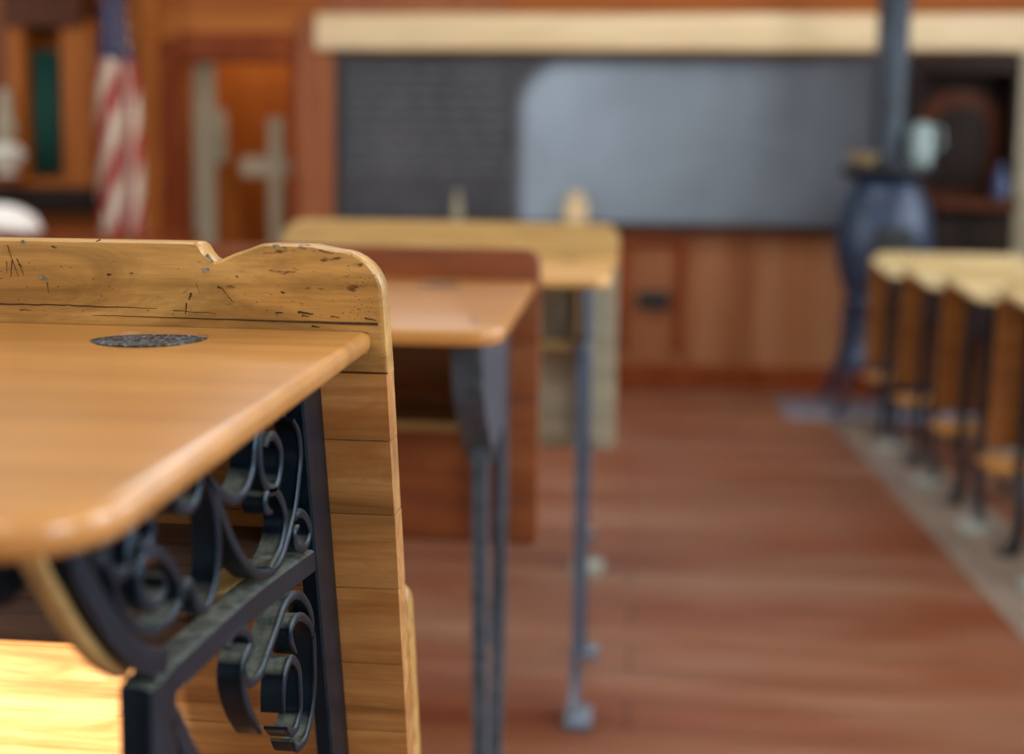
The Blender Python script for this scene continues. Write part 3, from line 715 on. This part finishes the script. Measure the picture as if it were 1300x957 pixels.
# oil lamp on a bracket
t = thing('oil_lamp', 'pale glass oil lamp with a round font and chimney, at the far left edge', 'lamp', (-3.11, YB-.22, .98))
bm = bmesh.new(); lathe(bm, [(.05, 0), (.055, .01), (.02, .03), (.05, .05), (.085, .085), (.09, .11), (.07, .145), (.03, .165)], n=28); obj('font', bm, 'offwhite', t)
bm = bmesh.new(); lathe(bm, [(.025, .165), (.045, .20), (.05, .24), (.032, .32), (.028, .42)], n=28); obj('chimney', bm, 'palegrey', t)
bm = boxes(((-.09, -.09, -.02), (.09, .215, 0)), ((-.012, .02, -.12), (.012, .215, -.02))); b = obj('wall_bracket', bm, 'redwood', None, 30, .004); b.location = (-3.11, YB-.22, .98); tag(b, 'small brown wall bracket shelf under the oil lamp', 'shelf')
# cupboard with teal cloth inside
t = thing('wall_cupboard', 'open orange-brown wall cupboard with a dark inside at the far left', 'cupboard', (-2.93, YB-.2, 0))
obj('carcass', boxes(((-.16, .0, .93), (.26, .19, .97)), ((-.16, .0, 1.70), (.26, .19, 1.74)), ((.10, .0, .97), (.26, .19, 1.70)), ((-.10, .16, .97), (.10, .19, 1.70)), ((-.16, 0, .97), (-.10, .19, 1.70))), 'orangewood', t, 30, .004)
obj('cornice', boxes(((-.18, -.03, 1.70), (.22, .19, 1.88))), 'brownwood', t, 30, .006)
obj('lower_panel', boxes(((-.3, -.01, .80), (.26, .19, .93))), 'darkwood', t, 30, .006)
bm = bmesh.new()
nx = 24
fr = [bm.verts.new((-.075+.15*k/nx, .09+.012*math.sin(k*1.2), z)) for z in (1.0, 1.60) for k in range(nx+1)]
for k in range(nx): bm.faces.new((fr[k], fr[k+1], fr[nx+2+k], fr[nx+1+k]))
o = obj('teal_cloth', bm, 'teal', None, 60); o.location = (-2.95, YB-.2, 0); sm = o.modifiers.new('thickness', 'SOLIDIFY'); sm.thickness = .004
tag(o, 'teal green cloth hanging in the cupboard at the far left', 'cloth')
struct('trim_10', boxes(((-3.28, YB-.06, 0), (-3.12, YB, 1.95))), 'pinkpost', bevel=.004)
# low side table with white bundle
t = thing('side_table', 'low red-brown table against the back wall at the far left', 'table', (-2.62, 5.35, 0))
obj('table_top', boxes(((-.45, -.22, .69), (.62, .25, .72))), 'redwood', t, 30, .005)
for sx in (-.42, .57):
    for sy in (-.19, .21): obj('leg', boxes(((sx, sy, 0), (sx+.04, sy+.04, .69))), 'redwood', t, 30, .004)
obj('apron', boxes(((-.40, -.20, .58), (.58, -.18, .69))), 'redwood', t, 30, .003)
bm = bmesh.new(); bmesh.ops.create_uvsphere(bm, u_segments=32, v_segments=16, radius=1)
for v in bm.verts:
    x, y, z = v.co; k = 1+.06*math.sin(5*x+3*y)+.05*math.sin(7*z+4*x); v.co = (x*.24*k, y*.12*k, max(-.35, z)*.085*k+.0)
w = obj('white_bundle', bm, 'white', None, 60); w.location = (-2.83, 5.28, .722+.031); tag(w, 'bright white bundle of cloth lying on the low table at the far left', 'cloth bundle')
# things in the doorway
bm = boxes(((-.055, -.012, 0), (.055, .012, 1.58))); o = obj('pale_plank', bm, 'palegrey', None, 30, .003); o.location = (-2.232, YB+.13, 0)
tag(o, 'tall pale grey plank standing upright in the left of the doorway', 'plank')
bm = bmesh.new(); slab(bm, [(-.10, 0), (.12, 0), (.09, .55), (.02, 1.0), (-.02, 1.35), (-.10, 1.4)], .03, lambda u, v, w: (u, w, v), .004)
o = obj('leaning_board', bm, 'orangewood', None, 30); o.location = (-2.15, YB+.30, 0); tag(o, 'orange-brown tapering board standing beside the pale plank in the doorway', 'board')
bm = boxes(((-.038, -.02, .0), (.038, .02, 1.30)), ((-.18, -.022, 1.0), (.155, .0, 1.10))); o = obj('wooden_cross', bm, 'crosswood', None, 30, .004); o.location = (-1.865, YB+.17, .0)
tag(o, 'pale grey wooden cross standing in the right of the doorway', 'cross')
bm = bmesh.new(); slab(bm, rrect(-.05, 0, .05, .28, (.02, .02, .045, .045)), .03, lambda u, v, w: (u, w, v), .005)
o = obj('hanging_pouch', bm, 'palegrey', None, 30); o.location = (-2.205, YB+.26, 1.07); tag(o, 'pale rounded pouch hanging against the orange board in the doorway', 'pouch')

# ------------------------------------------------------------------ light
def area(name, loc, rot, sx, sy, power, col):
    l = bpy.data.lights.new(name, 'AREA'); l.shape = 'RECTANGLE'; l.size = sx; l.size_y = sy; l.energy = power; l.color = col
    o = bpy.data.objects.new(name, l); C.objects.link(o); o.location = loc; o.rotation_euler = rot; return o
for side, x, sg in (('left', XL, -1), ('right', XR, 1)):
    for i, (a, b) in enumerate(WIN[side]):
        area('daylight_'+side, (x+sg*.2, (a+b)/2, (WZ0+WZ1)/2), (0, sg*PI/2, 0), WZ1-WZ0, b-a, (85 if i < 3 else 42) if side == 'right' else (50 if i < 3 else 14), (.9, .95, 1))
sl = bpy.data.lights.new('sun', 'SUN'); sl.energy = 20; sl.angle = math.radians(.5); sl.color = (1, .93, 1)
so = bpy.data.objects.new('sun', sl); C.objects.link(so); so.rotation_euler = Vector((.05, 1, -.30)).to_track_quat('-Z', 'Y').to_euler()
area('added_doorway_fill', (-2.1, YB+.5, 2.4), (0, 0, 0), .6, .4, 16, (1, .9, .75))  # area light added to brighten the doorway interior, no lamp stands there
area('unseen_overhead_light', (-.1, 4.3, ZC-.08), (0, 0, 0), 2.2, .7, 34, (.85, .93, 1))  # area light added out of view for the glint on the desk edge
area('unseen_overhead_light', (-.6, -.6, ZC-.08), (0, 0, 0), 1.2, .6, 30, (1, .93, .82))  # warm area light out of view, behind the camera
w = bpy.data.worlds.new('daylight'); bpy.context.scene.world = w; w.use_nodes = True
w.node_tree.nodes['Background'].inputs[0].default_value = (.75, .87, 1, 1); w.node_tree.nodes['Background'].inputs[1].default_value = 1.0

# ------------------------------------------------------------------ camera
cam = bpy.data.cameras.new('camera'); co = bpy.data.objects.new('camera', cam); C.objects.link(co); bpy.context.scene.camera = co
cam.sensor_width = 36; cam.lens = FPX/1300*36; cam.clip_start = .02; cam.shift_y = -45/1300
mt_ = Matrix((RV, UV, -FV)).transposed().to_4x4(); mt_.translation = Vector((0, 0, CAM_H)); co.matrix_world = mt_
cam.dof.use_dof = True; cam.dof.focus_distance = .545; cam.dof.aperture_fstop = 4.8
sc = bpy.context.scene
sc.view_settings.view_transform = 'Standard'; sc.view_settings.look = 'None'; sc.view_settings.gamma = 1; sc.view_settings.use_curve_mapping = False
sc.view_settings.exposure = 0.0
sc.cycles.use_denoising = True; sc.cycles.max_bounces = 8
